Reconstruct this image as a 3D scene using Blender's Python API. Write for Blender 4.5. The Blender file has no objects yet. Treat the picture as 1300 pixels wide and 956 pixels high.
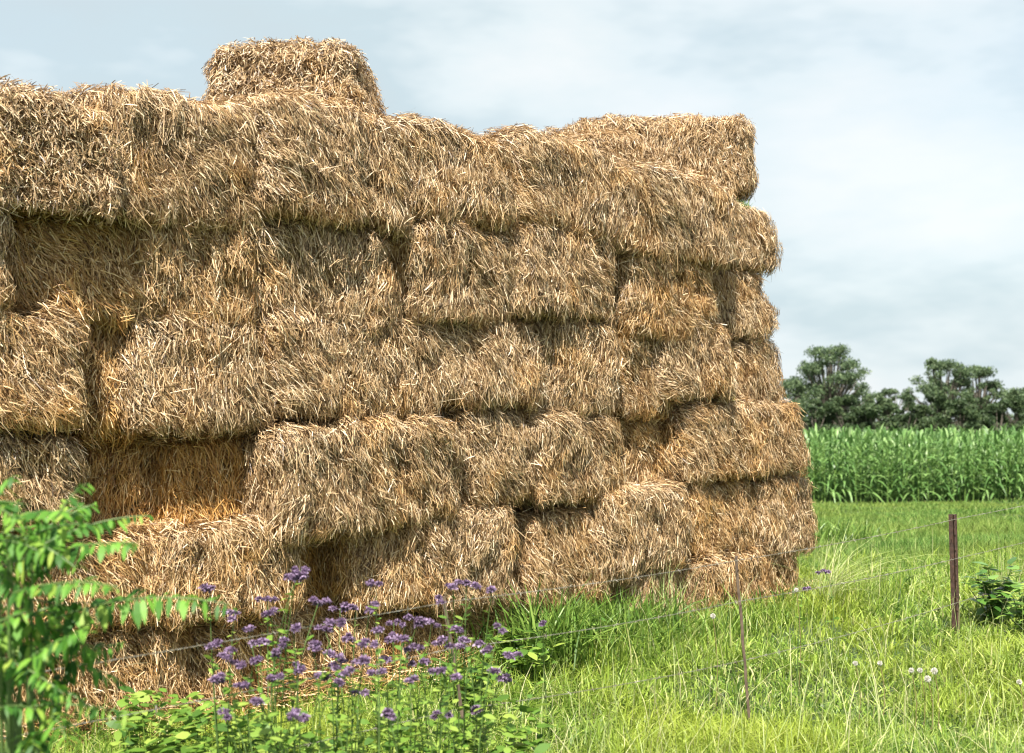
import bpy, math, random
import numpy as np
from mathutils import Vector, Matrix

rng = np.random.default_rng(11)
random.seed(5)
S = bpy.context.scene
COL = S.collection
F = 1600.0            # focal length in photograph pixels (photo 1300 wide)
ZC = 0.95             # camera height above the stack's reference level
PI = math.pi

# ------------------------------------------------------------------ helpers
def mesh_np(name, V, Q, mats, mi=None, smooth=False):
    V = np.asarray(V, dtype=np.float32).reshape(-1, 3)
    Q = np.asarray(Q, dtype=np.int32)
    k = Q.shape[1]
    me = bpy.data.meshes.new(name)
    me.vertices.add(len(V)); me.vertices.foreach_set('co', V.ravel())
    me.loops.add(Q.size); me.loops.foreach_set('vertex_index', Q.ravel())
    me.polygons.add(len(Q))
    me.polygons.foreach_set('loop_start', np.arange(0, Q.size, k, dtype=np.int32))
    me.polygons.foreach_set('loop_total', np.full(len(Q), k, dtype=np.int32))
    for m in mats: me.materials.append(m)
    if mi is not None: me.polygons.foreach_set('material_index', np.asarray(mi, dtype=np.int32))
    me.polygons.foreach_set('use_smooth', np.full(len(Q), bool(smooth)))
    me.update(calc_edges=True); me.validate()
    return me

class Acc:
    """collects quads with a material slot each, to become ONE mesh"""
    def __init__(s): s.V = []; s.Q = []; s.M = []; s.n = 0
    def add(s, V, Q, m=0):
        V = np.asarray(V, dtype=np.float32).reshape(-1, 3); Q = np.asarray(Q, dtype=np.int64)
        if len(Q) == 0: return
        s.V.append(V); s.Q.append(Q + s.n); s.M.append(np.full(len(Q), m)); s.n += len(V)
    def mesh(s, name, mats, smooth=False):
        return mesh_np(name, np.concatenate(s.V), np.concatenate(s.Q), mats, np.concatenate(s.M), smooth)

def ribbons(P, W):
    """P (N,K,3) centre lines, W (N,K,3) half-width vectors -> verts, quads"""
    N, K, _ = P.shape
    V = np.empty((N, K, 2, 3), dtype=np.float32)
    V[:, :, 0] = P - W; V[:, :, 1] = P + W
    base = (np.arange(N) * K * 2)[:, None] + (np.arange(K - 1) * 2)[None, :]
    Q = np.stack([base, base + 1, base + 3, base + 2], -1).reshape(-1, 4)
    return V.reshape(-1, 3), Q

def tubes(P, R, sides=6, cap=True):
    """one tube along P (K,3) with radius R (K,)"""
    P = np.asarray(P, float); K = len(P); R = np.broadcast_to(np.asarray(R, float), (K,))
    T = np.gradient(P, axis=0); T /= np.linalg.norm(T, axis=1)[:, None] + 1e-9
    ref = np.array([0, 0, 1.0]) if abs(T[0, 2]) < .8 else np.array([1.0, 0, 0])
    A = np.cross(T, ref); A /= np.linalg.norm(A, axis=1)[:, None] + 1e-9
    B = np.cross(T, A)
    a = np.linspace(0, 2 * PI, sides, endpoint=False)
    V = P[:, None] + R[:, None, None] * (np.cos(a)[None, :, None] * A[:, None] + np.sin(a)[None, :, None] * B[:, None])
    Q = []
    for k in range(K - 1):
        for j in range(sides):
            j2 = (j + 1) % sides
            Q.append((k * sides + j, k * sides + j2, (k + 1) * sides + j2, (k + 1) * sides + j))
    V = V.reshape(-1, 3)
    if cap:
        n = len(V); V = np.vstack([V, P[:1], P[-1:]])
        for j in range(0, sides):
            j2 = (j + 1) % sides
            Q.append((n, j2, j, n)) if False else None
        for j in range(0, sides, 2):
            Q.append((n, (j + 2) % sides, (j + 1) % sides, j))
            o = (K - 1) * sides
            Q.append((n + 1, o + j, o + (j + 1) % sides, o + (j + 2) % sides))
    return V, np.array(Q)

def unit(v): return v / (np.linalg.norm(v, axis=-1, keepdims=True) + 1e-9)
def rot_about(v, ax, ang):
    c = np.cos(ang)[..., None]; s = np.sin(ang)[..., None]
    return v * c + np.cross(ax, v) * s + ax * (np.sum(ax * v, -1, keepdims=True)) * (1 - c)

class Noise:
    """smooth vector-free noise: a sum of random sine waves"""
    def __init__(s, seed, freq, n=9):
        r = np.random.default_rng(seed)
        s.k = unit(r.normal(size=(n, 3))) * freq * r.uniform(.5, 1.7, (n, 1)); s.p = r.uniform(0, 2 * PI, n)
    def __call__(s, P):
        return np.sin(P @ s.k.T + s.p).sum(-1) / math.sqrt(len(s.p))

def link(name, me, parent=None, loc=None, rz=0.0):
    o = bpy.data.objects.new(name, me); COL.objects.link(o)
    if parent is not None: o.parent = parent
    if loc is not None: o.location = loc
    if rz: o.rotation_euler = (0, 0, rz)
    return o
def tag(o, label=None, cat=None, group=None, kind=None):
    if label: o['label'] = label
    if cat: o['category'] = cat
    if group: o['group'] = group
    if kind: o['kind'] = kind
    return o
def at(u, v, Y):
    return np.array([(u - 650) / F * Y, Y, ZC - (v - 500) / F * Y])

# ------------------------------------------------------------------ materials
def mat(name):
    m = bpy.data.materials.new(name); m.use_nodes = True
    nt = m.node_tree; nt.nodes.clear()
    out = nt.nodes.new('ShaderNodeOutputMaterial')
    return m, nt, out
def ramp(nt, stops, interp='LINEAR'):
    r = nt.nodes.new('ShaderNodeValToRGB'); cr = r.color_ramp; cr.interpolation = interp
    while len(cr.elements) < len(stops): cr.elements.new(0.5)
    for e, (p, c) in zip(cr.elements, stops): e.position = p; e.color = (*c, 1)
    return r
def noise(nt, scale, detail=3, vec=None):
    n = nt.nodes.new('ShaderNodeTexNoise'); n.inputs['Scale'].default_value = scale; n.inputs['Detail'].default_value = detail
    if vec is not None: nt.links.new(vec, n.inputs['Vector'])
    return n
def mixc(nt, fac, a, b, mode='MIX'):
    m = nt.nodes.new('ShaderNodeMix'); m.data_type = 'RGBA'; m.blend_type = mode
    for sock, val in ((m.inputs[0], fac), (m.inputs[6], a), (m.inputs[7], b)):
        if isinstance(val, (int, float)): sock.default_value = val
        elif isinstance(val, tuple): sock.default_value = (*val, 1)
        else: nt.links.new(val, sock)
    return m.outputs[2]

def leafy(name, stops, rough=.5, trans=.35, spec=.3, patch=None, pscale=1.0):
    """thin-leaf material: every leaf (mesh island) draws its own colour; some light passes through"""
    m, nt, out = mat(name)
    g = nt.nodes.new('ShaderNodeNewGeometry')
    r = ramp(nt, stops); nt.links.new(g.outputs['Random Per Island'], r.inputs[0])
    c = r.outputs[0]
    if patch:
        tc = nt.nodes.new('ShaderNodeNewGeometry')
        n = noise(nt, pscale, 3, tc.outputs['Position'])
        rr = ramp(nt, [(.42, (0, 0, 0)), (.62, (1, 1, 1))]); nt.links.new(n.outputs[0], rr.inputs[0])
        c = mixc(nt, rr.outputs[0], c, mixc(nt, .6, c, patch))
    p = nt.nodes.new('ShaderNodeBsdfPrincipled'); p.inputs['Roughness'].default_value = rough
    p.inputs['Specular IOR Level'].default_value = spec
    nt.links.new(c, p.inputs['Base Color'])
    t = nt.nodes.new('ShaderNodeBsdfTranslucent'); nt.links.new(c, t.inputs[0])
    ms = nt.nodes.new('ShaderNodeMixShader'); ms.inputs[0].default_value = trans
    nt.links.new(p.outputs[0], ms.inputs[1]); nt.links.new(t.outputs[0], ms.inputs[2]); nt.links.new(ms.outputs[0], out.inputs[0])
    return m
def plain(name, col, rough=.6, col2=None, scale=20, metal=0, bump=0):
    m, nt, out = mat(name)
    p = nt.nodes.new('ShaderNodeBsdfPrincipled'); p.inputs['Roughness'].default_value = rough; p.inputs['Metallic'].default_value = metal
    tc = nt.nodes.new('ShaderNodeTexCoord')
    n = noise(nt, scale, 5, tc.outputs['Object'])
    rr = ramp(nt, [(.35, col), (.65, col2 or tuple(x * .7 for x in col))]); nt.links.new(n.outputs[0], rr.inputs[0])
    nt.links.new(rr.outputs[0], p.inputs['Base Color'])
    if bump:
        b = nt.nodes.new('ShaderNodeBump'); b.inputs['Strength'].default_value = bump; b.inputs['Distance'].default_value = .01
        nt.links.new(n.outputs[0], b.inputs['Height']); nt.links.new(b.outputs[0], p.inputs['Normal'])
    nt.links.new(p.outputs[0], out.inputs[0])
    return m

def straw_material(name, dull, fresh, trans=.12):
    m, nt, out = mat(name)
    g = nt.nodes.new('ShaderNodeNewGeometry')
    a = ramp(nt, dull); b = ramp(nt, fresh)
    nt.links.new(g.outputs['Random Per Island'], a.inputs[0]); nt.links.new(g.outputs['Random Per Island'], b.inputs[0])
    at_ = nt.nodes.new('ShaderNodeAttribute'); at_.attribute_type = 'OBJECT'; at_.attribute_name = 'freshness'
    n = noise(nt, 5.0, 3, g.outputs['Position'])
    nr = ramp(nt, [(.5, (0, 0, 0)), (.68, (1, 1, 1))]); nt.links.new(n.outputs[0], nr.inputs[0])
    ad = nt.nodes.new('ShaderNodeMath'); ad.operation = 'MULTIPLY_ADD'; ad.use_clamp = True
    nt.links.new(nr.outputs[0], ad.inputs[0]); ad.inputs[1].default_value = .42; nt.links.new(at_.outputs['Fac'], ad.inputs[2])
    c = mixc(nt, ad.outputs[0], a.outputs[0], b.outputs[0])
    p = nt.nodes.new('ShaderNodeBsdfPrincipled'); p.inputs['Roughness'].default_value = .42
    p.inputs['Specular IOR Level'].default_value = .45
    nt.links.new(c, p.inputs['Base Color'])
    t = nt.nodes.new('ShaderNodeBsdfTranslucent'); nt.links.new(c, t.inputs[0])
    ms = nt.nodes.new('ShaderNodeMixShader'); ms.inputs[0].default_value = trans
    nt.links.new(p.outputs[0], ms.inputs[1]); nt.links.new(t.outputs[0], ms.inputs[2]); nt.links.new(ms.outputs[0], out.inputs[0])
    return m

M = {}
M['straw'] = straw_material('straw stalks',
    [(0, (.045, .023, .009)), (.2, (.175, .104, .045)), (.45, (.385, .25, .125)), (.68, (.57, .395, .215)), (.86, (.72, .535, .33)), (1, (.88, .735, .53))],
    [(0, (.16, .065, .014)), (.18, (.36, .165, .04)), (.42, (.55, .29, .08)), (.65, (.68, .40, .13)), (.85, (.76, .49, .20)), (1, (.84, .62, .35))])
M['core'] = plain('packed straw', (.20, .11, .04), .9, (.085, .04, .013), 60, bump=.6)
M['grass'] = leafy('grass blades', [(0, (.03, .085, .012)), (.3, (.13, .23, .03)), (.65, (.26, .38, .055)), (.88, (.40, .50, .11)), (1, (.62, .57, .31))], .42, .4, .4, (.36, .42, .05), 1.3)
M['grass_far'] = leafy('distant grass', [(0, (.05, .115, .022)), (.5, (.125, .235, .045)), (.85, (.21, .33, .075)), (1, (.38, .42, .15))], .6, .4, .2, (.25, .30, .06), .45)
M['grass_dark'] = leafy('rank grass', [(0, (.04, .095, .014)), (.5, (.12, .22, .032)), (1, (.30, .42, .09))], .4, .35, .4)
M['pale_stem'] = leafy('pale grass stems', [(0, (.25, .34, .1)), (.6, (.42, .48, .2)), (1, (.55, .5, .3))], .5, .3, .3)
M['dry'] = leafy('dry stems', [(0, (.12, .09, .04)), (1, (.34, .27, .13))], .6, .1, .2)
M['soil'] = plain('turf soil', (.04, .075, .012), .95, (.03, .045, .012), 3)
M['corn'] = leafy('corn leaves', [(0, (.065, .145, .036)), (.5, (.135, .255, .068)), (.85, (.24, .38, .12)), (1, (.38, .5, .25))], .42, .32, .35)
M['cornstalk'] = plain('corn stalk', (.14, .24, .05), .5)
M['eucalypt'] = leafy('eucalypt leaves', [(0, (.05, .085, .042)), (.5, (.095, .145, .068)), (1, (.18, .24, .115))], .5, .3, .25)  # leaf colours lightened to stand in for distance haze
M['eucalypt_low'] = leafy('understorey leaves', [(0, (.028, .052, .022)), (.6, (.055, .09, .036)), (1, (.10, .14, .055))], .5, .2, .3)
M['bark'] = plain('bark', (.16, .14, .11), .9, (.07, .06, .045), 6)
M['rust'] = plain('rusted steel', (.036, .02, .016), .75, (.075, .037, .025), 40, bump=.4)
M['rod'] = plain('weathered dropper', (.16, .115, .08), .7, (.09, .06, .045), 40)
M['wire'] = plain('galvanised wire', (.30, .29, .25), .5, (.17, .14, .10), 60, metal=.3)
M['shrub'] = leafy('shrub leaflets', [(0, (.03, .10, .015)), (.4, (.075, .21, .025)), (.85, (.17, .36, .045)), (1, (.32, .42, .07))], .5, .4, .3)
M['stem'] = plain('green stem', (.10, .17, .04), .6)
M['leaf'] = leafy('weed leaves', [(0, (.05, .12, .02)), (.5, (.14, .26, .035)), (1, (.32, .42, .08))], .45, .35, .4)
M['weed_dark'] = leafy('broad weed leaves', [(0, (.04, .11, .018)), (.6, (.11, .23, .04)), (1, (.24, .38, .08))], .35, .25, .5)
M['purple'] = leafy('purple florets', [(0, (.10, .065, .09)), (.5, (.23, .15, .27)), (1, (.45, .34, .50))], .6, .25, .2)
M['fluff'] = leafy('seed fluff', [(0, (.6, .58, .52)), (1, (.85, .83, .78))], .8, .4, .1)

# ------------------------------------------------------------------ terrain
def ground_z(X, Y):
    X = np.asarray(X, float); Y = np.asarray(Y, float)
    z = np.interp(Y, [-60, 0, 6.6, 9, 39, 75, 140, 600], [0.3, -.2, -.2, -.33, -2.46, -3.72, -5.2, -12])
    z = z + .035 * np.sin(X * 1.1 + .4) * np.sin(Y * .9 + 1) * np.clip((Y - 1) / 6, 0, 1)
    z = z + .012 * np.sin(X * 4.1 + Y * 2.3) 
    return z
xs = np.concatenate([np.linspace(-400, -14, 26), np.linspace(-12, 24, 110), np.linspace(27, 400, 26)])
ys = np.concatenate([np.linspace(-60, -2, 12), np.linspace(0, 44, 130), np.linspace(46, 600, 60)])
GX, GY = np.meshgrid(xs, ys)
GV = np.stack([GX, GY, ground_z(GX, GY)], -1)
nx, ny = len(xs), len(ys)
ii = (np.arange(ny - 1)[:, None] * nx + np.arange(nx - 1)[None]).ravel()
tag(link('ground', mesh_np('ground', GV, np.stack([ii, ii + 1, ii + 1 + nx, ii + nx], 1), [M['soil']], smooth=True)), kind='structure')

# ------------------------------------------------------------------ straw bales
O0 = np.array([-650 / F * 3.9, 3.9]); 
E0 = np.array([350 / F * 6.9, 6.9])
D = (E0 - O0) / np.linalg.norm(E0 - O0)          # along the stack's long face
NRM = np.array([D[1], -D[0]])                    # towards the viewer
YAW = math.atan2(D[1], D[0])
def hit(u, out):
    o = O0 + NRM * out; r = np.array([(u - 650) / F, 1.0])
    # Y*r = o + t*D
    A = np.array([[r[0], -D[0]], [r[1], -D[1]]]); Y, t = np.linalg.solve(A, o)
    return Y, t

def bale_mesh(name, w, d, h, seed, style='thatch', dens=1.0, faces=None, fringe=1.0):
    r = np.random.default_rng(seed)
    half = np.array([w, d, h]) / 2
    n1 = Noise(seed, 9); n2 = Noise(seed + 1, 26); n3 = Noise(seed + 2, 60)
    flow = Noise(seed + 3, 7.5); flow2 = Noise(seed + 4, 24); sag = r.uniform(-.015, .02)
    flake = r.uniform(38, 52)
    def shape(q, fine=True):
        pn = 10.0
        k = (np.abs(q) ** pn).sum(-1, keepdims=True) ** (1 / pn)
        u_ = q / k
        nrm = unit(np.sign(u_) * np.abs(u_) ** (pn - 1) / half)
        P = u_ * half
        a = .011 * n1(P) + .013 * n2(P) + (.011 * n3(P) if fine else 0)
        a = a + .006 * np.sin(P[..., 0] * flake + 2 * n1(P * .6))         # the flakes the bale is pressed from
        P = P + nrm * a[..., None]
        # the lower half bellies out, the shoulders slump
        zz = P[..., 2] / half[2]
        P = P.copy()
        P[..., 1] *= 1 - .05 * zz; 
        P[..., 2] -= (.012 + sag * .4) * (P[..., 0] / half[0]) ** 2 * (zz > 0)
        return P, nrm
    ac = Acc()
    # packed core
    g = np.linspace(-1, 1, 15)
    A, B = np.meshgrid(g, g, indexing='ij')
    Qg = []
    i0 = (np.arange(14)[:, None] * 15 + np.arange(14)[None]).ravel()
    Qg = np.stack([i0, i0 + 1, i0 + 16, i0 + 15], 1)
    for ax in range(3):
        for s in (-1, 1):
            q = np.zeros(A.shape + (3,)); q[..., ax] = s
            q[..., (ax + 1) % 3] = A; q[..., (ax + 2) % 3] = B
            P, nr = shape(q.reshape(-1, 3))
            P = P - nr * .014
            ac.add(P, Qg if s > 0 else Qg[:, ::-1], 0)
    # stalks
    fc = faces or dict(front=1.0, top=.75, left=.7, right=.5, bottom=.12, back=.0)
    rho = 33000 * dens
    axis = dict(front=(1, -1), back=(1, 1), left=(0, -1), right=(0, 1), top=(2, 1), bottom=(2, -1))
    qs = []
    for f, wt in fc.items():
        ax, s = axis[f]; a1, a2 = (ax + 1) % 3, (ax + 2) % 3
        N = int(rho * wt * 4 * half[a1] * half[a2])
        q = np.zeros((N, 3)); q[:, ax] = s; q[:, a1] = r.uniform(-1, 1, N); q[:, a2] = r.uniform(-1, 1, N)
        qs.append(q)
    q = np.concatenate(qs); N = len(q)
    P, nr = shape(q)
    layer = r.uniform(0, 1, N)
    P = P + nr * (-.020 + .042 * layer)[:, None]
    down = np.array([0, 0, -1.0]) + np.zeros_like(nr)
    front = np.array([0.12, -1, -.2]) + np.zeros_like(nr)
    upness = np.clip(nr[:, 2:3], 0, 1)
    base = down * (1 - upness) + front * upness + r.normal(0, .15, nr.shape)
    tdir = unit(base - nr * (base * nr).sum(-1, keepdims=True))
    if style == 'stubble':
        ang = r.normal(0, .9, N); lift = r.uniform(-.05, .9, N); L = r.uniform(.014, .045, N); wd = r.uniform(.0007, .0019, N)
    else:
        ang = .26 + .34 * flow(P) + .26 * flow2(P) + r.normal(0, .34, N)
        wild = r.uniform(0, 1, N) < .2
        ang = np.where(wild, r.uniform(-PI, PI, N), ang)
        lift = np.clip(r.normal(.10, .22, N), -.35, .8); lift = np.where(r.uniform(0, 1, N) < .10, lift + .5, lift)
        L = r.uniform(.018, .062, N) * (1 + .9 * (r.uniform(0, 1, N) < .08)); wd = r.uniform(.0006, .0018, N)
    t = rot_about(tdir, nr, ang)
    t = unit(t + nr * lift[:, None])
    side = unit(np.cross(t, nr))
    curl = r.normal(0, .16, N)[:, None] * side + np.array([0, 0, -1.0]) * r.uniform(0, .22, N)[:, None] - nr * .10
    P0 = P - t * (L * .35)[:, None]
    P1 = P + t * (L * .2)[:, None] + curl * (L * .12)[:, None]
    P2 = P + t * (L * .65)[:, None] + curl * (L * .6)[:, None]
    C = np.stack([P0, P1, P2], 1)
    wn = unit(nr + r.normal(0, .55, nr.shape))           # which way the flat of the stalk faces
    wv = unit(np.cross(t, wn)) * wd[:, None]
    W = np.stack([wv, wv, wv * r.uniform(.3, .9, (N, 1))], 1)
    V, Q = ribbons(C, W); ac.add(V, Q, 1)
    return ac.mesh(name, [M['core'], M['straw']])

def sprout(parent, loc, n=45, seed=0, h=.07, spread=.07):
    r = np.random.default_rng(seed)
    V, Q = blade_ribbons(np.stack([r.normal(0, spread, n), r.normal(0, spread * .4, n), np.zeros(n)], 1), r.uniform(.4, 1, n) * h, r.uniform(.0008, .0018, n), r, .5)
    o = link('grass_sprout', mesh_np('grass_sprout', V, Q, [M['leaf']]), parent, loc)
    o['label'] = 'green grass sprouting on top of the bale'
    return o

def blade_ribbons(B, H, Wd, r, bend=.4, K=4, lean=None):
    """upright blades from base points B, of height H, half width Wd, bending over"""
    N = len(B)
    az = r.uniform(0, 2 * PI, N)
    dirv = np.stack([np.cos(az), np.sin(az), np.zeros(N)], 1)
    if lean is not None: dirv = unit(dirv * .7 + lean)
    b = np.abs(r.normal(bend, bend * .6, N))
    tt = np.linspace(0, 1, K)
    C = np.empty((N, K, 3)); 
    for k, s in enumerate(tt):
        C[:, k] = B + dirv * (b * H * s ** 2)[:, None] + np.array([0, 0, 1.0]) * (H * (s - .35 * np.minimum(b, 1.6) * s ** 2.4))[:, None]
    az2 = az + PI / 2 + r.normal(0, .7, N)
    wv = np.stack([np.cos(az2), np.sin(az2), r.normal(0, .15, N)], 1)
    prof = np.array([.8, 1, .75, .08]) if K == 4 else np.interp(tt, [0, .4, .75, 1], [.8, 1, .7, .05])
    W = wv[:, None, :] * (Wd[:, None] * prof[None])[..., None]
    return ribbons(C, W)

GR = 'straw bales stacked in the big stack'
bale_n = 0
def bale(u0, u1, v0, v1, out, label, style='thatch', fresh=0.0, deep=None, roll=0.0, dyaw=None, dens=1.0, sp=None):
    global bale_n
    bale_n += 1
    Y0, t0 = hit(u0, out); Y1, t1 = hit(u1, out)
    um = (u0 + u1) / 2; Ym, tm = hit(um, out)
    z1 = ZC - (v0 - 500) / F * Ym; z0 = ZC - (v1 - 500) / F * Ym
    w = t1 - t0 + (.01 if Ym < 4.5 else -.02 if Ym < 5.1 or v0 < 300 else -.04); h = z1 - z0 + .015
    d = deep or (.50 if w > .72 else .92)
    c = O0 + NRM * (out - d / 2) + D * (t0 + t1) / 2
    me = bale_mesh('straw_bale', w, d, h, 100 + bale_n * 7, style, dens * (1.0 if Ym < 6 else .85))
    o = link('straw_bale', me, None, (c[0], c[1], (z0 + z1) / 2))
    o.rotation_euler = (random.uniform(-.05, .04), roll + random.uniform(-.02, .02) * (.4 if v0 < 240 else 1), YAW + (dyaw if dyaw is not None else random.uniform(-.08, .08)))
    tag(o, label, 'straw bale', GR); o['freshness'] = float(fresh)
    if sp:
        for (su, hh) in sp:
            sprout(o, (w * su, -d * .5 + .07, h * .5 - .012), 110, bale_n, hh * 1.2, .04)
    return o

# --- top row
bale(-170, 152, 106, 262, .10, 'stubbly straw bale jutting out at the left end of the top row', 'stubble', roll=-.035)
bale(128, 332, 112, 278, .03, 'second bale of the top row, just right of the stubbly jutting one', roll=-.01)
bale(322, 525, 135, 288, .05, 'shaggy top row bale right under the lone bale on the stack', roll=.02)
bale(515, 662, 160, 280, .02, 'top row bale at the dip of the skyline, fourth from the left', roll=.02)
bale(652, 792, 178, 292, .03, 'top row bale below the left tip of the tilted upper bale', roll=.03)
bale(782, 938, 222, 326, .07, 'drooping shaggy top row bale over the second row dark gap', roll=.04)
bale(925, 984, 264, 344, -.05, 'short rounded bale at the right end of the top row', sp=[(0, .05)])
# --- second row
bale(-110, 30, 256, 392, .07, 'bale cut by the left photo edge in the second row')
bale(28, 192, 268, 412, -.04, 'shaded golden bale under the stubbly jutting bale', fresh=.5)
bale(180, 334, 272, 404, .0, 'second row bale with a golden streak, third from the left', fresh=.25)
bale(326, 514, 280, 408, .02, 'second row bale with its right end at the vertical seam')
bale(514, 655, 282, 402, .04, 'second row bale just right of the vertical seam', sp=None)
bale(648, 786, 290, 408, .05, 'second row bale whose right end drops into a dark gap')
bale(798, 918, 318, 424, .05, 'second row bale with green grass sprouting on its top', fresh=.15, sp=[(-.05, .07)])
bale(912, 986, 344, 428, -.02, 'right end bale of the second row')
# --- third row
bale(-120, 116, 402, 552, .09, 'jutting bale at the left end of the third row', fresh=.15)
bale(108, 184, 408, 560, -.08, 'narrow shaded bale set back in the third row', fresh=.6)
bale(172, 350, 404, 552, .04, 'third row bale just right of the narrow shaded one')
bale(340, 566, 404, 528, .05, 'long third row bale above the big jutting bale')
bale(556, 702, 404, 518, .04, 'middle bale of the third row, right of the long one')
bale(692, 795, 402, 524, .04, 'third row bale left of the narrow recessed dark gap')
bale(784, 850, 408, 526, .0, 'slim recessed bale towards the right of the third row', fresh=.15)
bale(838, 937, 420, 512, .07, 'rounded jutting bale second from the right in the third row')
bale(930, 993, 428, 510, .0, 'right end bale of the third row')
# --- fourth row
bale(-120, 114, 550, 668, .07, 'left end bale of the fourth row above the green shrub', roll=.02)
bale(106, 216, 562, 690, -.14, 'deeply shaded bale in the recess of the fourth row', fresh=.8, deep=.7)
bale(217, 352, 562, 675, -.04, 'golden recessed bale beside the big jutting bale', fresh=1.0, deep=.7)
bale(338, 596, 538, 668, .12, 'big long bale jutting out over the fifth row', deep=.62, roll=-.03)
bale(584, 682, 524, 644, .05, 'fourth row bale just right of the big jutting one')
bale(672, 792, 522, 634, .08, 'fourth row bale with a green grass tuft on its top', sp=[(.05, .07)])
bale(784, 878, 530, 622, -.05, 'recessed golden bale in the fourth row', fresh=.3)
bale(872, 1026, 516, 606, .09, 'wide jutting bale at the right end of the fourth row', fresh=.1, sp=[(-.1, .06)], deep=.6)
# --- fifth row
bale(-90, 102, 690, 815, .02, 'fifth row bale hidden behind the green shrub', fresh=.2)
bale(92, 218, 692, 800, .05, 'fifth row bale just right of the shrub top', fresh=.3)
bale(212, 392, 668, 786, .12, 'fifth row bale with a bright top below the golden recess', fresh=.12)
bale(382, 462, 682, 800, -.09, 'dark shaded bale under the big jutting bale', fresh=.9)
bale(452, 556, 676, 780, .09, 'fifth row bale at the foot right of the dark shaded one', fresh=.2)
bale(546, 668, 646, 770, .11, 'fifth row bale with a rounded top right of the jutting bale')
bale(668, 780, 648, 768, .06, 'fifth row bale above the rank green grass clump', fresh=.15)
bale(764, 884, 618, 724, .12, 'grey weathered fifth row bale standing out among neighbours')
bale(876, 968, 616, 706, .06, 'fifth row bale left of the dark hollow at the corner', fresh=.25)
bale(962, 1040, 608, 702, .11, 'corner bale at the right foot of the stack')
# --- bottom row, half sunk in the grass
bale(-70, 108, 815, 950, .04, 'bottom row bale at the left behind the shrub', fresh=.3)
bale(98, 262, 800, 930, .05, 'bottom row bale collapsing beside the shrub stems', fresh=.25)
bale(255, 410, 786, 910, .06, 'bottom row bale behind the leftmost purple flowers', fresh=.2)
bale(402, 530, 782, 890, .03, 'bottom row bale behind the middle purple flowers', fresh=.3)
bale(522, 660, 770, 870, .05, 'bottom row bale with grass growing up its right end', fresh=.3)
bale(652, 790, 766, 850, .02, 'bottom row bale sunk in the rank grass clump', fresh=.2)
bale(780, 905, 722, 810, .10, 'bottom row bale below the grey weathered one', fresh=.1)
bale(893, 1018, 706, 775, .12, 'crumbling low bale in the grass near the stack corner', fresh=.2)

# --- bales on top, set back from the face
def free_bale(cx, cy, z0, w, d, h, yaw, label, style='thatch', fresh=0, roll=0, seed=900, all_round=True):
    fc = dict(front=1.0, top=.8, left=.8, right=.8, bottom=.15, back=.3)
    me = bale_mesh('straw_bale', w, d, h, seed, style, 1.0, fc)
    o = link('straw_bale', me, None, (cx, cy, z0 + h / 2)); o.rotation_euler = (0, roll, yaw)
    tag(o, label, 'straw bale', GR); o['freshness'] = float(fresh); return o
free_bale(-.92, 5.45, 1.955, .61, .95, .395, .03, 'lone straw bale perched on top of the stack', 'stubble', seed=911)
free_bale(.80, 7.10, 2.03, 1.02, .55, .42, -.02, 'tilted upper bale lying above the top row near the corner', seed=921, roll=-.02, fresh=.08)
free_bale(.36, 6.75, 1.97, .60, .5, .32, .06, 'low upper bale hiding behind the left tip of the tilted one', seed=931, roll=-.05, fresh=.1)

# --- second line of bales, behind the face (top course only: it carries the upper bales)
for k, (t, lab) in enumerate([(.25, 'hidden'), (1.25, 'hidden'), (2.25, 'hidden'), (3.25, 'hidden')]):
    c = O0 + NRM * (-1.25) + D * t
    free_bale(c[0], c[1], 1.50, 1.0, .6, .44, YAW, ['back course bale behind the left end of the top row', 'back course bale under the lone perched bale', 'back course bale behind the skyline dip', 'back course bale under the tilted upper bale'][k], seed=950 + 10 * k)

# ------------------------------------------------------------------ loose straw lying at the foot of the stack
def face_pt(t, out): return O0 + D * t + NRM * out
N = 6000
t_ = rng.uniform(-.4, 4.5, N); o_ = np.abs(rng.normal(0, .13, N)) + .0
px = O0[0] + D[0] * t_ + NRM[0] * o_; py = O0[1] + D[1] * t_ + NRM[1] * o_
pz = ground_z(px, py) + np.clip(.16 - o_ * .5, 0.004, 1) * rng.uniform(.1, 1, N)
P = np.stack([px, py, pz], 1)
az = rng.uniform(0, 2 * PI, N); t = unit(np.stack([np.cos(az), np.sin(az), rng.normal(0, .25, N)], 1)); L = rng.uniform(.04, .12, N)
wv = unit(np.cross(t, unit(np.array([0, 0, 1.0]) + rng.normal(0, .4, (N, 3))))) * rng.uniform(.001, .0025, N)[:, None]
V, Q = ribbons(np.stack([P - t * L[:, None] / 2, P + t * L[:, None] * .05 + rng.normal(0, .004, (N, 3)), P + t * L[:, None] / 2], 1), np.stack([wv] * 3, 1))
ls = tag(link('loose_straw', mesh_np('loose_straw', V, Q, [M['straw']])), 'loose straw spilled along the foot of the stack', 'straw', kind='stuff'); ls['freshness'] = .3

# ------------------------------------------------------------------ grass
def in_stack(X, Y, margin=0.0):
    px, py = X - O0[0], Y - O0[1]
    o = px * NRM[0] + py * NRM[1]; t = px * D[0] + py * D[1]
    return (o < -margin) & (o > -2.2) & (t < 4.45)
def scatter(n, y0, y1, u0, u1, power=1.0, seed=1):
    r = np.random.default_rng(seed)
    a = r.uniform(0, 1, n)
    if power == 0: Y = y0 + (y1 - y0) * a
    else:
        k0, k1 = 1 / y0 ** power, 1 / y1 ** power
        Y = (k0 + (k1 - k0) * a) ** (-1 / power)
    X = (r.uniform(u0, u1, n) - 650) / F * Y
    return X, Y, r
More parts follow.
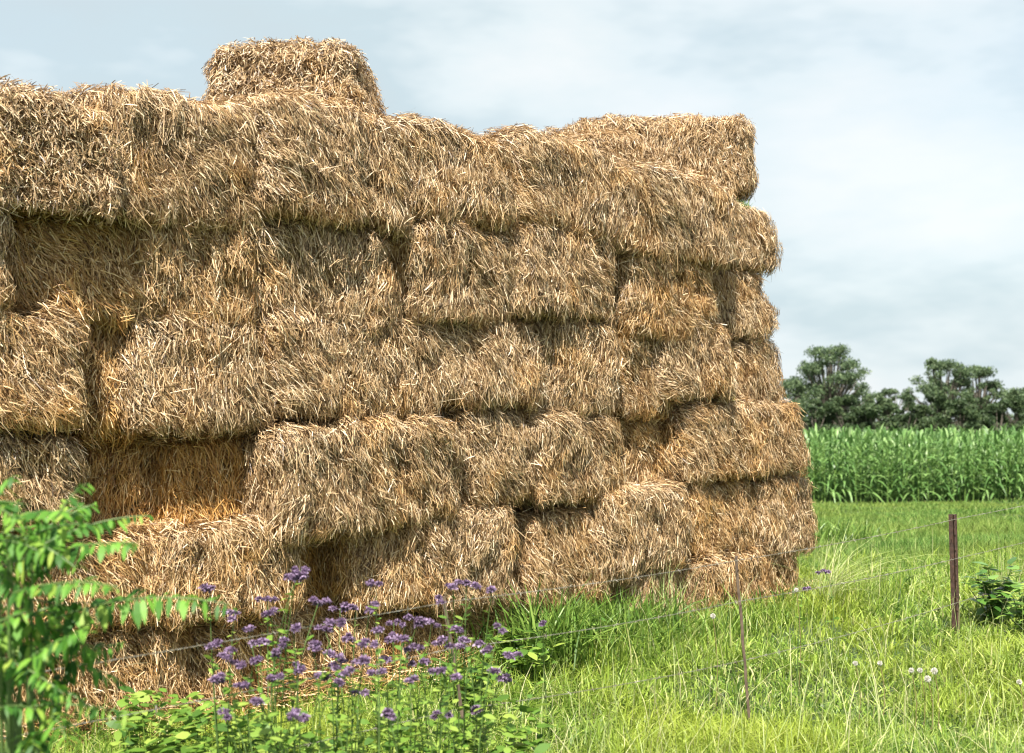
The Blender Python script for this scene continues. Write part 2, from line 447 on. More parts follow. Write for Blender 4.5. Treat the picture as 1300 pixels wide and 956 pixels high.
# near sward
X, Y, r = scatter(230000, 1.7, 9.5, -150, 1500, .55, 21)
ok = ~in_stack(X, Y, .06); X, Y = X[ok], Y[ok]; n = len(X)
cl = Noise(77, 2.6)(np.stack([X, Y, 0 * X], 1)); cl2 = Noise(78, 7)(np.stack([X, Y, 0 * X], 1))
H = np.clip(.125 + .035 * cl + .035 * cl2, .045, .34) * r.uniform(.55, 1.35, n)
V, Q = blade_ribbons(np.stack([X, Y, ground_z(X, Y) - .005], 1), H, r.uniform(.0010, .0040, n) * np.clip(Y / 4.5, .8, 1.5), r, .75)
tag(link('grass', mesh_np('grass', V, Q, [M['grass']])), 'bright green grass growing around the fence and stack', 'grass', kind='stuff')
# paddock beyond
X, Y, r = scatter(110000, 8.5, 39.4, 850, 1500, .35, 22)
ok = ~in_stack(X, Y, .06); X, Y = X[ok], Y[ok]; n = len(X)
cl = Noise(79, 1.1)(np.stack([X, Y, 0 * X], 1))
H = np.clip(.11 + .05 * cl, .05, .4) * r.uniform(.5, 1.4, n)
V, Q = blade_ribbons(np.stack([X, Y, ground_z(X, Y) - .005], 1), H, r.uniform(.003, .006, n) * np.clip(Y / 14, .8, 2.6), r, .45)
tag(link('grass', mesh_np('paddock_grass', V, Q, [M['grass_far']])), 'soft green paddock grass between the fence and the cornfield', 'grass', kind='stuff')
# rank grass growing up against the foot of the stack
n = 5200; r = np.random.default_rng(31)
t_ = np.concatenate([r.normal(2.5, .30, 2600), r.uniform(1.5, 4.5, 2600)]); o_ = np.abs(r.normal(.08, .16, n)) + .03
X = O0[0] + D[0] * t_ + NRM[0] * o_; Y = O0[1] + D[1] * t_ + NRM[1] * o_
H = np.where(np.arange(n) < 2600, r.uniform(.10, .33, n), r.uniform(.06, .19, n) * (r.uniform(0, 1, n) < .5))
V, Q = blade_ribbons(np.stack([X, Y, ground_z(X, Y)], 1), H, r.uniform(.002, .0048, n), r, .5, 5)
tag(link('grass', mesh_np('rank_grass', V, Q, [M['grass_dark']])), 'rank darker grass growing up the foot of the stack', 'grass', kind='stuff')
n = 5200; r = np.random.default_rng(35)
t_ = r.uniform(2.2, 4.75, n); o_ = np.abs(r.normal(.22, .14, n)) + .04
X = O0[0] + D[0] * t_ + NRM[0] * o_; Y = O0[1] + D[1] * t_ + NRM[1] * o_
H = r.uniform(.09, .27, n) * (.85 + .3 * Noise(15, 5)(np.stack([X, Y, 0 * X], 1)))
V, Q = blade_ribbons(np.stack([X, Y, ground_z(X, Y)], 1), np.clip(H, .04, .36), r.uniform(.001, .0026, n), r, .45, 5)
tag(link('grass', mesh_np('soft_grass', V, Q, [M['grass']])), 'tall soft pale grass hiding the foot of the stack at the right', 'grass', kind='stuff')
# thin pale seeding stems everywhere in the near sward
X, Y, r = scatter(1000, 3.2, 11, 600, 1400, .8, 33)
ok = ~in_stack(X, Y, -.05); X, Y = X[ok], Y[ok]; n = len(X)
V, Q = blade_ribbons(np.stack([X, Y, ground_z(X, Y)], 1), r.uniform(.15, .36, n), r.uniform(.0008, .0016, n), r, .35, 5)
tag(link('grass', mesh_np('seeding_grass', V, Q, [M['pale_stem']])), 'thin pale seeding stems standing above the sward', 'grass', kind='stuff')

def tussock(u, v_top, Y, n, spread, mt, label, lean, seed, wd=(.0012, .0022), bend=.5, hmin=.45):
    r = np.random.default_rng(seed)
    x = (u - 650) / F * Y; g = float(ground_z(x, Y)); top = ZC - (v_top - 500) / F * Y
    B = np.stack([r.normal(0, spread, n), r.normal(0, spread, n), np.zeros(n)], 1)
    V, Q = blade_ribbons(B, r.uniform(hmin, 1.1, n) * (top - g), r.uniform(*wd, n), r, bend, 6, lean=np.array(lean) if lean else None)
    return tag(link('grass_tussock', mesh_np('grass_tussock', V, Q, [mt]), None, (x, Y, g)), label, 'grass tussock')
tussock(1050, 640, 6.6, 90, .045, M['pale_stem'], 'tall pale arching grass tussock beside the stack corner', (.5, 0, 0), 41, bend=.75)
tussock(1274, 668, 6.6, 26, .02, M['pale_stem'], 'tall thin pale grass stems right of the rusty post', None, 42, bend=.12)
tussock(1062, 655, 12.5, 500, .22, M['grass_dark'], 'dark low grass hummock beyond the stack corner', None, 43, wd=(.004, .008), bend=.5)
tussock(845, 690, 5.9, 60, .05, M['pale_stem'], 'upright grass clump before the crumbling low bale', None, 44, bend=.3)
tussock(700, 720, 5.15, 160, .08, M['grass_dark'], 'broad bladed dark grass clump below the fifth row', None, 45, wd=(.003, .0055), bend=.6)

# ------------------------------------------------------------------ broad-leaved weeds
def leaves_at(P, Dv, L, Wd, r, fold=.25, up=None):
    """lanceolate leaves: base P, direction Dv, length L, half width Wd"""
    n = len(P); up = np.array([0, 0, 1.0]) if up is None else up
    s = unit(np.cross(Dv, up + r.normal(0, .25, (n, 3))))
    tt = np.array([0, .25, .55, .8, 1.0]); pr = np.array([.12, .85, 1, .6, .03])
    C = P[:, None] + Dv[:, None] * (L[:, None] * tt[None])[..., None] - np.array([0, 0, 1.0]) * (fold * L[:, None] * tt[None] ** 2)[..., None]
    W = s[:, None] * (Wd[:, None] * pr[None])[..., None]
    return ribbons(C, W)
def weed(u, v, Y, size, nst, nl, mt, name, label, cat, seed, lw=.3, group=None):
    r = np.random.default_rng(seed); x = (u - 650) / F * Y; g = float(ground_z(x, Y))
    ac = Acc(); root = link(name, None, None, (x, Y, g)); tag(root, label, cat, group)
    st = Acc(); lf = Acc()
    for k in range(nst):
        a = r.uniform(0, 2 * PI); tilt = r.uniform(.1, .75); Lh = size * r.uniform(.6, 1.05)
        dv = np.array([math.cos(a) * tilt, math.sin(a) * tilt, 1]); dv /= np.linalg.norm(dv)
        tt = np.linspace(0, 1, 5)[:, None]; P = dv * tt * Lh + np.array([0, 0, -.08 * Lh]) * tt ** 2
        V, Q = tubes(P, np.linspace(.004, .0015, 5), 4); st.add(V, Q)
        m = nl; ti = r.uniform(.15, 1, m)[:, None]; B = dv * ti * Lh
        az = r.uniform(0, 2 * PI, m); Dv = unit(np.stack([np.cos(az), np.sin(az), r.uniform(-.1, .7, m)], 1))
        Ll = size * r.uniform(.14, .27, m)
        V, Q = leaves_at(B, Dv, Ll, Ll * lw, r); lf.add(V, Q)
    link('stem', st.mesh('stem', [M['stem']]), root); link('leaves', lf.mesh('leaves', [mt]), root)
    return root
weed(1262, 800, 6.3, .33, 13, 14, M['weed_dark'], 'leafy_weed', 'dark broad-leaved weed right of the rusty post', 'weed', 51, .32)
weed(1300, 800, 6.0, .30, 10, 13, M['leaf'], 'leafy_weed', 'lighter leafy weed at the right edge of the photo', 'weed', 52, .28)
weed(668, 800, 4.9, .28, 12, 14, M['leaf'], 'leafy_weed', 'leafy green weed at the foot of the fifth row', 'weed', 53, .26)
weed(735, 790, 5.3, .24, 10, 14, M['weed_dark'], 'leafy_weed', 'darker leafy weed beside the rank grass clump', 'weed', 54, .2)
weed(590, 860, 4.3, .26, 10, 14, M['leaf'], 'leafy_weed', 'light green weed behind the thin leaning fence dropper', 'weed', 55, .3)

# ------------------------------------------------------------------ purple flowering weeds (foreground)
def flower_head(ac, c, rad, r, n=110):
    a = unit(r.normal(size=(n, 3))); a[:, 2] = np.abs(a[:, 2]) * .8 - .15
    P = c + a * rad * r.uniform(.35, 1, (n, 1)) * np.array([1, 1, .62])
    Dv = unit(a + r.normal(0, .5, (n, 3)))
    V, Q = leaves_at(P, Dv, r.uniform(.005, .010, n), r.uniform(.0012, .0028, n), r, .1); ac.add(V, Q)
FG = 'purple flowering weeds in front of the stack'
def flower_plant(heads, Y, foot_u, seed, label='purple flowering weed with fuzzy heads on thin stems', group=FG, rad=.0115, leafn=60):
    r = np.random.default_rng(seed)
    fx = (foot_u - 650) / F * Y; g = float(ground_z(fx, Y)); base = np.array([fx, Y, g])
    root = link('flowering_weed', None, None, tuple(base)); tag(root, label, 'flowering weed', group)
    st = Acc(); lf = Acc()
    hub = np.array([0, 0, .30])
    for (u, v) in heads:
        y = Y + r.uniform(-.12, .12); tip = at(u, v, y) - base
        hubk = np.array([r.normal(0, .04), r.normal(0, .04), tip[2] * r.uniform(.35, .6)])
        tt = np.linspace(0, 1, 7)[:, None]
        P = (1 - tt) ** 2 * np.array([0, 0, 0]) + 2 * tt * (1 - tt) * (hubk + np.array([0, 0, .1])) + tt ** 2 * tip
        V, Q = tubes(P, np.linspace(.0021, .0009, 7), 4); st.add(V, Q)
        fl = Acc()
        for j in range(r.integers(2, 5)):
            off = r.normal(0, rad * .8, 3) * np.array([1, 1, .45]); flower_head(fl, tip + off, rad * r.uniform(.35, .95), r)
        link('flower_head', fl.mesh('flower_head', [M['purple']]), root)
        m = leafn // len(heads) + 6; ti = r.uniform(.12, .93, m); B = np.stack([np.interp(ti, tt[:, 0], P[:, k]) for k in range(3)], 1)
        az = r.uniform(0, 2 * PI, m); Dv = unit(np.stack([np.cos(az), np.sin(az), r.uniform(-.1, .8, m)], 1))
        Ll = r.uniform(.022, .055, m) * (1.25 - ti * .8)
        V, Q = leaves_at(B, Dv, Ll, Ll * r.uniform(.16, .34, m), r); lf.add(V, Q)
    link('stem', st.mesh('stem', [M['stem']]), root); link('leaves', lf.mesh('leaves', [M['leaf']]), root)
for k, (hs, Y, fu) in enumerate([
    ([(266, 747), (297, 778), (268, 818)], 3.0, 290), ([(383, 722), (376, 730), (345, 780)], 3.1, 360), ([(404, 766), (360, 815), (330, 812)], 2.9, 370),
    ([(425, 790), (398, 820), (300, 845)], 2.8, 390), ([(452, 772), (470, 770), (440, 812)], 3.0, 450), ([(478, 742), (500, 790), (515, 790)], 3.2, 490),
    ([(575, 745), (592, 742), (625, 748)], 3.2, 590), ([(563, 762), (608, 742), (548, 792)], 3.15, 570), ([(510, 812), (515, 822), (490, 838)], 2.9, 500),
    ([(555, 815), (575, 820), (533, 840)], 3.0, 560), ([(615, 826), (622, 850), (640, 862)], 2.95, 610), ([(560, 852), (575, 860), (520, 862)], 2.8, 545),
    ([(462, 840), (445, 850), (410, 858)], 2.7, 440), ([(275, 862), (305, 870), (350, 862)], 2.7, 320), ([(380, 850), (372, 800), (425, 865)], 2.75, 380),
    ([(635, 795), (600, 900), (560, 910)], 2.9, 600), ([(480, 800), (455, 880), (490, 905)], 2.7, 475), ([(340, 760), (315, 800), (372, 735)], 3.1, 345), ([(432, 770), (412, 800), (418, 832)], 3.0, 425), ([(530, 790), (498, 812), (540, 822)], 3.05, 520), ([(585, 800), (600, 812), (650, 830)], 3.0, 600), ([(350, 830), (322, 838), (288, 832)], 2.8, 330), ([(470, 818), (480, 850), (432, 845)], 2.85, 465), ([(330, 890), (290, 910), (380, 905)], 2.6, 330)]):
    flower_plant(hs, Y, fu, 300 + k)
flower_plant([(1048, 726)], 5.2, 1052, 350, 'single dark purple thistle-like bloom above the middle wire', None, .014, 8)
flower_plant([(1020, 747)], 5.0, 1012, 351, 'small faded purple bloom beside the white tuft on the wire', None, .011, 8)
flower_plant([(690, 690 + 100)], 4.0, 700, 352, 'lone purple bloom at the edge of the rank grass', None, .012, 16)

# low leafy ground cover under the flowers
r = np.random.default_rng(61); n = 15000
Y = r.uniform(2.25, 3.5, n); u = r.uniform(150, 690, n); X = (u - 650) / F * Y
Z = ground_z(X, Y) + r.uniform(0, 1, n) ** 1.2 * np.clip(.27 + .09 * Noise(5, 6)(np.stack([X, Y, 0 * X], 1)), .06, .5)
az = r.uniform(0, 2 * PI, n); Dv = unit(np.stack([np.cos(az), np.sin(az), r.uniform(-.1, .9, n)], 1)); Ll = r.uniform(.02, .055, n)
V, Q = leaves_at(np.stack([X, Y, Z], 1), Dv, Ll, Ll * r.uniform(.18, .4, n), r)
ac = Acc(); ac.add(V, Q)
for k in range(0, n, 9):
    p = np.array([X[k], Y[k], Z[k]]); b = np.array([X[k] + .01, Y[k], float(ground_z(X[k], Y[k]))])
    V, Q = tubes(np.stack([b, (b + p) / 2 + [0.01, 0, 0], p]), [.002, .0015, .001], 4, False); ac.add(V, Q)
tag(link('undergrowth', ac.mesh('undergrowth', [M['leaf']])), 'low leafy green ground cover under the purple flowers', 'undergrowth', kind='stuff')

# ------------------------------------------------------------------ white fluffy seed heads
def seed_head(u, v, Y, rad, label, group=None, seed=0):
    r = np.random.default_rng(seed); tip = at(u, v, Y); x = tip[0] + .01; g = float(ground_z(x, Y)); base = np.array([x, Y, g])
    root = link('seed_head_weed', None, None, tuple(base)); tag(root, label, 'seed head', group)
    t = tip - base; P = np.linspace(0, 1, 5)[:, None] * t + np.array([.012, 0, 0]) * np.sin(np.linspace(0, PI, 5))[:, None]
    link('stem', mesh_np('stem', *tubes(P, .0013, 4), [M['dry']]), root)
    n = 170; a = unit(r.normal(size=(n, 3))); s = unit(np.cross(a, r.normal(size=(n, 3)))) * .0009
    C = np.stack([t + a * rad * .1, t + a * rad * .6, t + a * rad * r.uniform(.85, 1.1, (n, 1))], 1)
    V, Q = ribbons(C, np.stack([s * .5, s, s * 1.6], 1)); link('seed_head', mesh_np('seed_head', V, Q, [M['fluff']]), root)
SG = 'white fluffy seed heads low in the grass at the right'
for k, (u, v, Y, rd) in enumerate([(1086, 842, 4.4, .009), (1117, 842, 4.5, .009), (1157, 851, 4.3, .009), (1168, 851, 4.35, .009), (1186, 852, 4.3, .012), (1178, 862, 4.3, .012), (1294, 866, 4.2, .009)]):
    seed_head(u, v, Y, rd, 'round white fluffy seed head in the lower right grass', SG, k)
seed_head(905, 782, 4.6, .010, 'white seed head on a dark stem left of the thin dropper', None, 20)
seed_head(1011, 749, 5.0, .009, 'white tuft beside the small faded purple bloom', None, 21)

# ------------------------------------------------------------------ wire fence
posts = [(-.164, 3.5), (.803, 4.43), (2.12, 6.0)]
fence = link('wire_fence', None, None, (posts[1][0], posts[1][1], float(ground_z(*posts[1])))); tag(fence, 'barbed wire fence with a rusty star post and two thin droppers', 'fence')
FO = np.array(fence.location)
def picket(name, px, py, top, lean, wing, th, mt, label):
    g = float(ground_z(px, py)) - .12; ac = Acc()
    b = np.array([px, py, g]) - FO; tp = np.array([px + lean[0], py + lean[1], top]) - FO
    for k in range(3):                            # Y-shaped section: three wings
        a = .5 + k * 2 * PI / 3; dv = np.array([math.cos(a), math.sin(a), 0]); s = np.array([-dv[1], dv[0], 0]) * th / 2
        c = [b + s, b + dv * wing + s, b + dv * wing - s, b - s]; t = [x + (tp - b) for x in c]
        ac.add(c + t, [(0, 1, 5, 4), (1, 2, 6, 5), (2, 3, 7, 6), (3, 0, 4, 7), (3, 2, 1, 0), (4, 5, 6, 7)])
    for zz in np.linspace(.15, .97, 9):           # the studs that hold the wire ties
        c = b + (tp - b) * zz + np.array([math.cos(.5 - 2 * PI / 3), math.sin(.5 - 2 * PI / 3), 0]) * wing * .9
        V, Q = tubes(np.stack([c, c + np.array([0, -.006, 0])]), th * .8, 6); ac.add(V, Q)
    o = link(name, ac.mesh(name, [mt]), fence); o['label'] = label
    return o
picket('fence_post', posts[2][0], posts[2][1], ZC - 153 / F * 6.0, (-.02, 0), .021, .006, M['rust'], 'rusty dark red-brown star-section post')
def dropper(px, py, u_top, v_top, u_bot, Y, mt):
    tp = at(u_top, v_top, Y); b = at(u_bot, 900, Y); b[2] = float(ground_z(b[0], Y)) - .1
    P = np.linspace(b, tp, 12) + np.array([1, 0, 0]) * (rng.normal(0, .0012, 12))[:, None]
    V, Q = tubes(P - FO, .0055, 6); o = link('dropper', mesh_np('dropper', V, Q, [mt]), fence); return o, tp, b
d2, tip2, b2 = dropper(*posts[1], 934, 706, 955, 4.43, M['rod'])
d1, tip1, b1 = dropper(*posts[0], 563, 757, 612, 3.5, M['rod'])
def wire(zs, sag, seed):
    r = np.random.default_rng(seed); ac = Acc()
    xs_ = [posts[0], posts[1], posts[2]]
    dl = unit(np.array(posts[1]) - np.array(posts[0])); dr = unit(np.array(posts[2]) - np.array(posts[1]))
    pts = [(*(np.array(posts[0]) - dl * 1.9), zs[0]), (*posts[0], zs[1]), (*posts[1], zs[2]), (*posts[2], zs[3]), (*(np.array(posts[2]) + dr * 3.2), zs[4])]
    Pm = []
    for a, b in zip(pts[:-1], pts[1:]):
        a, b = np.array(a), np.array(b); s = np.linspace(0, 1, 90, endpoint=False)[:, None]
        Pm.append(a + (b - a) * s - np.array([0, 0, 1]) * sag * 4 * s * (1 - s))
    Pm = np.concatenate(Pm + [np.array([pts[-1]])]) - FO
    Pm = Pm + np.array([0, -.014, 0])
    al = np.concatenate([[0], np.cumsum(np.linalg.norm(np.diff(Pm, axis=0), axis=1))])
    m = int(al[-1] / .008); q = np.linspace(0, al[-1], m); C = np.stack([np.interp(q, al, Pm[:, k]) for k in range(3)], 1)
    ph = q / .035 * 2 * PI
    for s in (0, PI):                             # two strands twisted together
        off = np.stack([np.cos(ph + s) * .35, np.cos(ph + s) * -.35, np.sin(ph + s)], 1) * .0016
        V, Q = tubes(C + off, .0006, 5, False); ac.add(V, Q)
    for qq in np.arange(.06, al[-1], .105):       # barbs
        c = np.array([np.interp(qq, q, C[:, k]) for k in range(3)])
        for j in range(2):
            dv = unit(r.normal(size=3)) * .010
            V, Q = tubes(np.stack([c - dv, c, c + dv]), [.0003, .0013, .0003], 4, False); ac.add(V, Q)
    link('barbed_wire', ac.mesh('barbed_wire', [M['wire']]), fence)
zt = ZC - 158 / F * 6.0
wire([.36, ZC - 262 / F * 3.5, ZC - 210 / F * 4.43, zt, .37], .008, 1)
wire([.24, ZC - 322 / F * 3.5, ZC - 262 / F * 4.43, ZC - 208 / F * 6, .16], .01, 2)
wire([.10, ZC - 400 / F * 3.5, ZC - 338 / F * 4.43, ZC - 264 / F * 6, -.05], .01, 3)

# ------------------------------------------------------------------ foreground shrub with pinnate leaves
shrub_base = np.array([(-40 - 650) / F * 2.1, 2.1, float(ground_z(-.9, 2.1))])
shrub = link('leafy_shrub', None, None, tuple(shrub_base)); tag(shrub, 'bright green shrub with feathery leaves in the left foreground', 'shrub')
stA = Acc()
def frond(p0, p1, droop, n, ll, seed, name='frond'):
    r = np.random.default_rng(seed); ac = Acc()
    tt = np.linspace(0, 1, 12)[:, None]; mid = (p0 + p1) / 2 + np.array([0, 0, droop])
    P = (1 - tt) ** 2 * p0 + 2 * tt * (1 - tt) * mid + tt ** 2 * p1
    V, Q = tubes(P, np.linspace(.0022, .0009, 12), 4); ac.add(V, Q, 1)
    ti = np.linspace(.12, 1, n); B = np.stack([np.interp(ti, tt[:, 0], P[:, k]) for k in range(3)], 1)
    T = unit(np.gradient(B, axis=0)); Sd = unit(np.cross(T, np.array([r.normal(0, .3), r.normal(0, .3) - .25, 1.0])))
    for s in (-1, 1):
        Dv = unit(Sd * s + T * .45 + np.array([0, 0, -.35]) + r.normal(0, .27, B.shape))
        L = ll * r.uniform(.6, 1.15, n) * (1 - .45 * ti ** 3)
        V, Q = leaves_at(B + r.normal(0, .002, B.shape), Dv, L, L * r.uniform(.13, .22, n), r, .35); ac.add(V, Q, 0)
    link('frond', ac.mesh('frond', [M['shrub'], M['stem']]), shrub)
spec = [  # (u0,v0,u1,v1,Y,droop)
    (60, 790, 292, 768, 2.1, .05), (40, 700, 190, 655, 2.1, .03), (30, 720, 172, 690, 2.15, .03), (5, 660, 110, 655, 2.05, .02), (-30, 650, 15, 604, 2.1, .0),
    (20, 700, 120, 640, 2.2, .02), (0, 760, 150, 745, 2.0, .03), (0, 790, 130, 830, 2.1, .03), (20, 760, 125, 790, 2.2, .02), (-20, 730, 70, 700, 2.1, .01),
    (30, 830, 150, 862, 2.15, .02), (-40, 640, 30, 640, 2.15, .01), (10, 680, 95, 720, 2.0, .02), (-60, 700, 40, 760, 2.0, .02), (10, 860, 110, 800, 2.0, .02),
    (-20, 830, 80, 880, 2.0, .02), (20, 900, 160, 905, 2.05, .02), (-60, 780, 50, 830, 2.1, .02)]
rs = np.random.default_rng(8)
for k, (u0, v0, u1, v1, Y, dr) in enumerate(spec):
    p0 = at(u0, v0, Y + .03) - shrub_base; p1 = at(u1, v1, Y + rs.uniform(-.12, .12)) - shrub_base
    frond(p0, p1, dr, int(np.linalg.norm(p1 - p0) / .013) + 4, rs.uniform(.030, .040), 400 + k)
    g = np.array([rs.uniform(-.03, .25), rs.uniform(-.05, .08), .02]); tt = np.linspace(0, 1, 9)[:, None]
    mid = np.array([p0[0] * .6 + g[0] * .4, p0[1], p0[2] * .55]); P = (1 - tt) ** 2 * g + 2 * tt * (1 - tt) * mid + tt ** 2 * p0
    V, Q = tubes(P, np.linspace(.006, .0022, 9), 5); stA.add(V, Q)
for k in range(85):
    u0 = rs.uniform(-130, 90); v0 = rs.uniform(690, 990) if k % 4 else rs.uniform(640, 720); Y = rs.uniform(1.95, 2.45)
    p0 = at(u0, v0, Y) - shrub_base; p1 = p0 + np.array([rs.uniform(-.06, .13), rs.uniform(-.08, .06), rs.uniform(-.04, .05)])
    frond(p0, p1, .015, rs.integers(8, 13), rs.uniform(.026, .040), 500 + k)
link('stem', stA.mesh('stem', [M['stem']]), shrub)

# ------------------------------------------------------------------ corn
def corn_plant(seed, h=2.2):
    r = np.random.default_rng(seed); ac = Acc()
    V, Q = tubes(np.stack([np.zeros(3), [r.normal(0, .02), r.normal(0, .02), h * .5], [r.normal(0, .04), r.normal(0, .04), h * .9]]), [.018, .015, .006], 5, False); ac.add(V, Q, 1)
    n = 17; z = np.linspace(.12, .92, n) * h + r.normal(0, .03, n)
    az0 = r.uniform(0, PI); az = az0 + PI * np.arange(n) + r.normal(0, .35, n)
    L = r.uniform(.55, .85, n) * np.interp(z / h, [0, .5, 1], [.8, 1.1, .75]); tt = np.linspace(0, 1, 6)
    el = np.interp(z / h, [0, .8, 1], [.7, 1.2, 1.45]) + r.normal(0, .1, n)
    dh = np.stack([np.cos(az), np.sin(az), 0 * az], 1)
    C = np.empty((n, 6, 3)); drp = np.interp(z / h, [0, .8, 1], [1.1, .6, .28]) * r.uniform(.7, 1.3, n)
    for k, s in enumerate(tt):
        C[:, k] = dh * (np.cos(el) * L * (s + .35 * s * s))[:, None] + np.array([0, 0, 1.0]) * (z + L * (np.sin(el) * s - drp * s ** 2.2))[:, None]
    sd = np.stack([-np.sin(az), np.cos(az), r.normal(0, .25, n)], 1)
    W = sd[:, None] * (np.array([.5, 1, 1, .85, .5, .05])[None] * r.uniform(.028, .044, n)[:, None])[..., None]
    V, Q = ribbons(C, W); ac.add(V, Q, 0)
    return ac
protos = [corn_plant(600 + k) for k in range(8)]
pmesh = [p.mesh('corn_plant', [M['corn'], M['cornstalk']]) for p in protos]
CG = 'corn plants in the front row of the field'
r = np.random.default_rng(66)
k = 0
for x in np.arange(8.2, 19, .17):
    y = 39.6 + r.normal(0, .06) + (x - 12) * .15
    o = link('corn_plant', pmesh[k % 8], None, (x, y, float(ground_z(x, y)) - .02), r.uniform(0, 6.28)); s = r.uniform(.86, 1.05); o.scale = (s, s, s)
    tag(o, 'tall green corn plant in the front row of the cornfield', 'corn plant', CG); k += 1
ac = Acc(); PV = [np.concatenate(p.V) for p in protos]; PQ = [np.concatenate(p.Q) for p in protos]; PM = [np.concatenate(p.M) for p in protos]
for row in range(1, 44):
    y0 = 39.6 + row * .75; sp = .2 if row < 8 else .34
    for x in np.arange(y0 * .19, y0 * .46, sp):
        j = r.integers(0, 8); a = r.uniform(0, 6.28); c, s = math.cos(a), math.sin(a); sc = r.uniform(.84, 1.06)
        xx = x + r.normal(0, .03); yy = y0 + r.normal(0, .08) + (x - 12) * .15
        V = PV[j] * sc; V = np.stack([V[:, 0] * c - V[:, 1] * s + xx, V[:, 0] * s + V[:, 1] * c + yy, V[:, 2] + float(ground_z(xx, yy))], 1)
        ac.V.append(V.astype(np.float32)); ac.Q.append(PQ[j] + ac.n); ac.M.append(PM[j]); ac.n += len(V)
tag(link('cornfield', ac.mesh('cornfield', [M['corn'], M['cornstalk']])), 'dense green corn filling the field behind its front row', 'cornfield', kind='stuff')

# ------------------------------------------------------------------ trees beyond the corn
def tree(u, v_top, Y, half_w, label, seed, low=False, mt=None, clumps=34, spread=1.0, group='trees beyond the cornfield', leafn=420):
    r = np.random.default_rng(seed); x = (u - 650) / F * Y; g = float(ground_z(x, Y)); top = ZC - (v_top - 500) / F * Y
    H = top - g; R_ = half_w * 1.12 / F * Y
    root = link('eucalyptus_tree' if not low else 'low_tree', None, None, (x, Y, g)); tag(root, label, 'tree', group)
    wood = Acc(); 
    th = H * (.32 if not low else .2)
    tt = np.linspace(0, 1, 6)[:, None]
    fork = np.array([r.normal(0, .2), 0, th])
    V, Q = tubes(tt * fork + np.array([.12, 0, 0]) * np.sin(tt * 3), np.linspace(.32, .22, 6) * H / 9, 8); 
    link('trunk', mesh_np('trunk', V, Q, [M['bark']], smooth=True), root)
    lf = Acc(); br = Acc()
    for k in range(clumps):
        a = r.uniform(0, 2 * PI); rr = math.sqrt(r.uniform(0, 1)); zf = r.uniform(.12 if low else .22, .97)
        env = math.sin(min(1, (1.06 - zf) * 2.3) * PI / 2) * (.75 + .25 * min(1, zf * 2.5))
        c = np.array([math.cos(a) * rr * R_ * env * 1.1, math.sin(a) * rr * R_ * env, zf * H * .97])
        cr = r.uniform(.32, .85) * H / 9 * spread
        n = int(leafn * (cr / (H / 9)) ** 2 * .95)
        d = unit(r.normal(size=(n, 3))); P = c + d * cr * (r.uniform(0, 1, (n, 1)) ** .55) * np.array([1.1, 1.1, .7])
        P[:, 2] -= .22 * np.abs(P[:, 0] - c[0]) * r.uniform(0, 1, n)
        Dv = unit(np.stack([r.normal(0, .6, n), r.normal(0, .6, n), -np.abs(r.normal(.5, .5, n))], 1)); L = r.uniform(.12, .26, n)
        s = unit(np.cross(Dv, r.normal(size=(n, 3)))) * (L * .3)[:, None]
        V, Q = ribbons(np.stack([P, P + Dv * L[:, None]], 1), np.stack([s, s * .5], 1)); lf.add(V, Q)
        mid = (fork + c) / 2 + np.array([0, 0, -.12 * H * r.uniform(0, 1)]); P = (1 - tt) ** 2 * fork + 2 * tt * (1 - tt) * mid + tt ** 2 * c
        V, Q = tubes(P, np.linspace(.13, .03, 6) * H / 9, 5, False); br.add(V, Q)
    link('limbs', br.mesh('limbs', [M['bark']]), root); link('crown', lf.mesh('crown', [mt or M['eucalypt']]), root)
tree(1052, 435, 130, 44, 'tall spreading gum tree rising next to the stack', 701, clumps=115)
tree(1012, 478, 128, 30, 'gum tree half hidden behind the right edge of the stack', 702, clumps=60)
tree(1128, 490, 134, 34, 'shorter rounded gum tree between the two tall ones', 703, clumps=75)
tree(1196, 449, 130, 36, 'tall gum tree with an open ragged top, left of a pair', 704, clumps=95)
tree(1240, 461, 131, 32, 'leaning open gum tree on the right of a pair', 705, clumps=80)
tree(1300, 488, 126, 30, 'gum tree cut by the right edge of the photo', 706, clumps=70)
tree(1370, 470, 130, 40, 'gum tree beyond the right edge', 707, clumps=30)
for k, (u, v) in enumerate([(975, 508), (1030, 518), (1075, 512), (1110, 520), (1150, 512), (1185, 508), (1222, 515), (1262, 520), (1290, 516), (1330, 512)]):
    tree(u, v - 14, 120 + (k % 3) * 1.5, 30, 'low dense dark tree filling the foot of the treeline', 720 + k, True, M['eucalypt_low'], 26, 1.5, 'low trees at the foot of the treeline', 440)

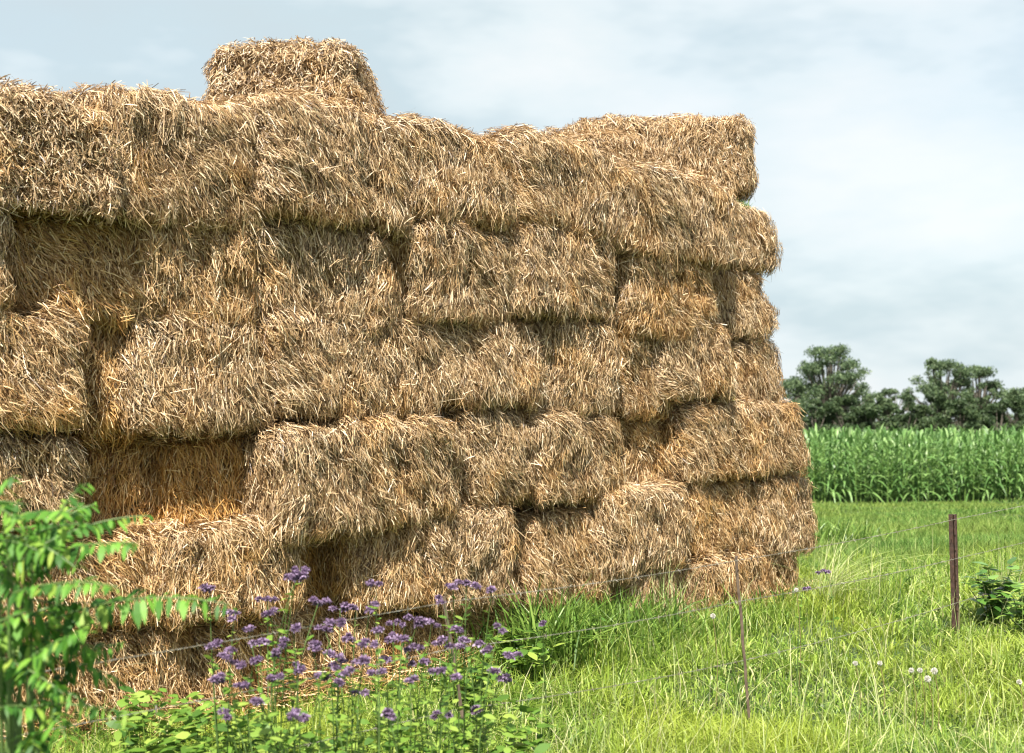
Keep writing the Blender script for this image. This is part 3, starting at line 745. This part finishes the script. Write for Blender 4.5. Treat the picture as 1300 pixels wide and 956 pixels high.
# ------------------------------------------------------------------ sky, sun, camera
W = bpy.data.worlds.new("World"); S.world = W; W.use_nodes = True
nt = W.node_tree; nt.nodes.clear()
wo = nt.nodes.new('ShaderNodeOutputWorld'); bg = nt.nodes.new('ShaderNodeBackground'); bg.inputs[1].default_value = .1
sun_v = Vector((-.17, -.91, 0)).normalized(); EL = math.radians(59)
sdir = Vector((sun_v.x * math.cos(EL), sun_v.y * math.cos(EL), math.sin(EL)))
sky = nt.nodes.new('ShaderNodeTexSky'); sky.sky_type = 'NISHITA'; sky.sun_disc = False; sky.sun_elevation = EL
sky.sun_rotation = math.atan2(sdir.x, sdir.y); sky.air_density = 1.2; sky.dust_density = 1.5
tc = nt.nodes.new('ShaderNodeTexCoord')
mp = nt.nodes.new('ShaderNodeMapping'); mp.inputs['Scale'].default_value = (1.0, 1.0, 2.6); mp.inputs['Location'].default_value = (.37, .1, .25)
nt.links.new(tc.outputs['Generated'], mp.inputs[0])
n1 = noise(nt, 2.6, 5, mp.outputs[0]); n1.inputs['Roughness'].default_value = .56
n2 = noise(nt, 1.9, 4, mp.outputs[0])
cr = ramp(nt, [(.30, (2.7, 3.15, 3.35)), (.42, (2.7, 3.25, 3.5)), (.50, (3.45, 3.85, 4.0)), (.62, (4.0, 4.15, 4.2))]); nt.links.new(n1.outputs[0], cr.inputs[0])
cm = ramp(nt, [(.30, (.86,) * 3), (.55, (.98,) * 3)]); nt.links.new(n2.outputs[0], cm.inputs[0])
nt.links.new(mixc(nt, cm.outputs[0], sky.outputs[0], cr.outputs[0]), bg.inputs[0]); nt.links.new(bg.outputs[0], wo.inputs[0])

sl = bpy.data.lights.new('sun', 'SUN'); sl.energy = 4.95; sl.angle = math.radians(.6); sl.color = (1, .945, .85)
so = bpy.data.objects.new('sun', sl); COL.objects.link(so); so.rotation_euler = (-sdir).to_track_quat('-Z', 'Y').to_euler(); so.location = (-3, -5, 12)

cam = bpy.data.cameras.new('camera'); co = bpy.data.objects.new('camera', cam); COL.objects.link(co); S.camera = co
co.location = (0, 0, ZC); co.rotation_euler = (PI / 2, 0, 0)
cam.sensor_width = 36; cam.lens = F / 1300 * 36; cam.shift_y = (500 - 478) / 1300; cam.clip_end = 2000; cam.clip_start = .05
cam.dof.use_dof = True; cam.dof.focus_distance = 5.2; cam.dof.aperture_fstop = 4.8

S.view_settings.view_transform = 'Standard'; S.view_settings.look = 'None'; S.view_settings.exposure = 1.25; S.view_settings.gamma = 1
S.render.engine = 'CYCLES'; S.cycles.max_bounces = 6; S.cycles.diffuse_bounces = 3; S.cycles.transmission_bounces = 3; S.cycles.glossy_bounces = 2
S.cycles.use_denoising = True; S.cycles.filter_width = 1.15
S.cycles.use_adaptive_sampling = True; S.cycles.adaptive_threshold = .01
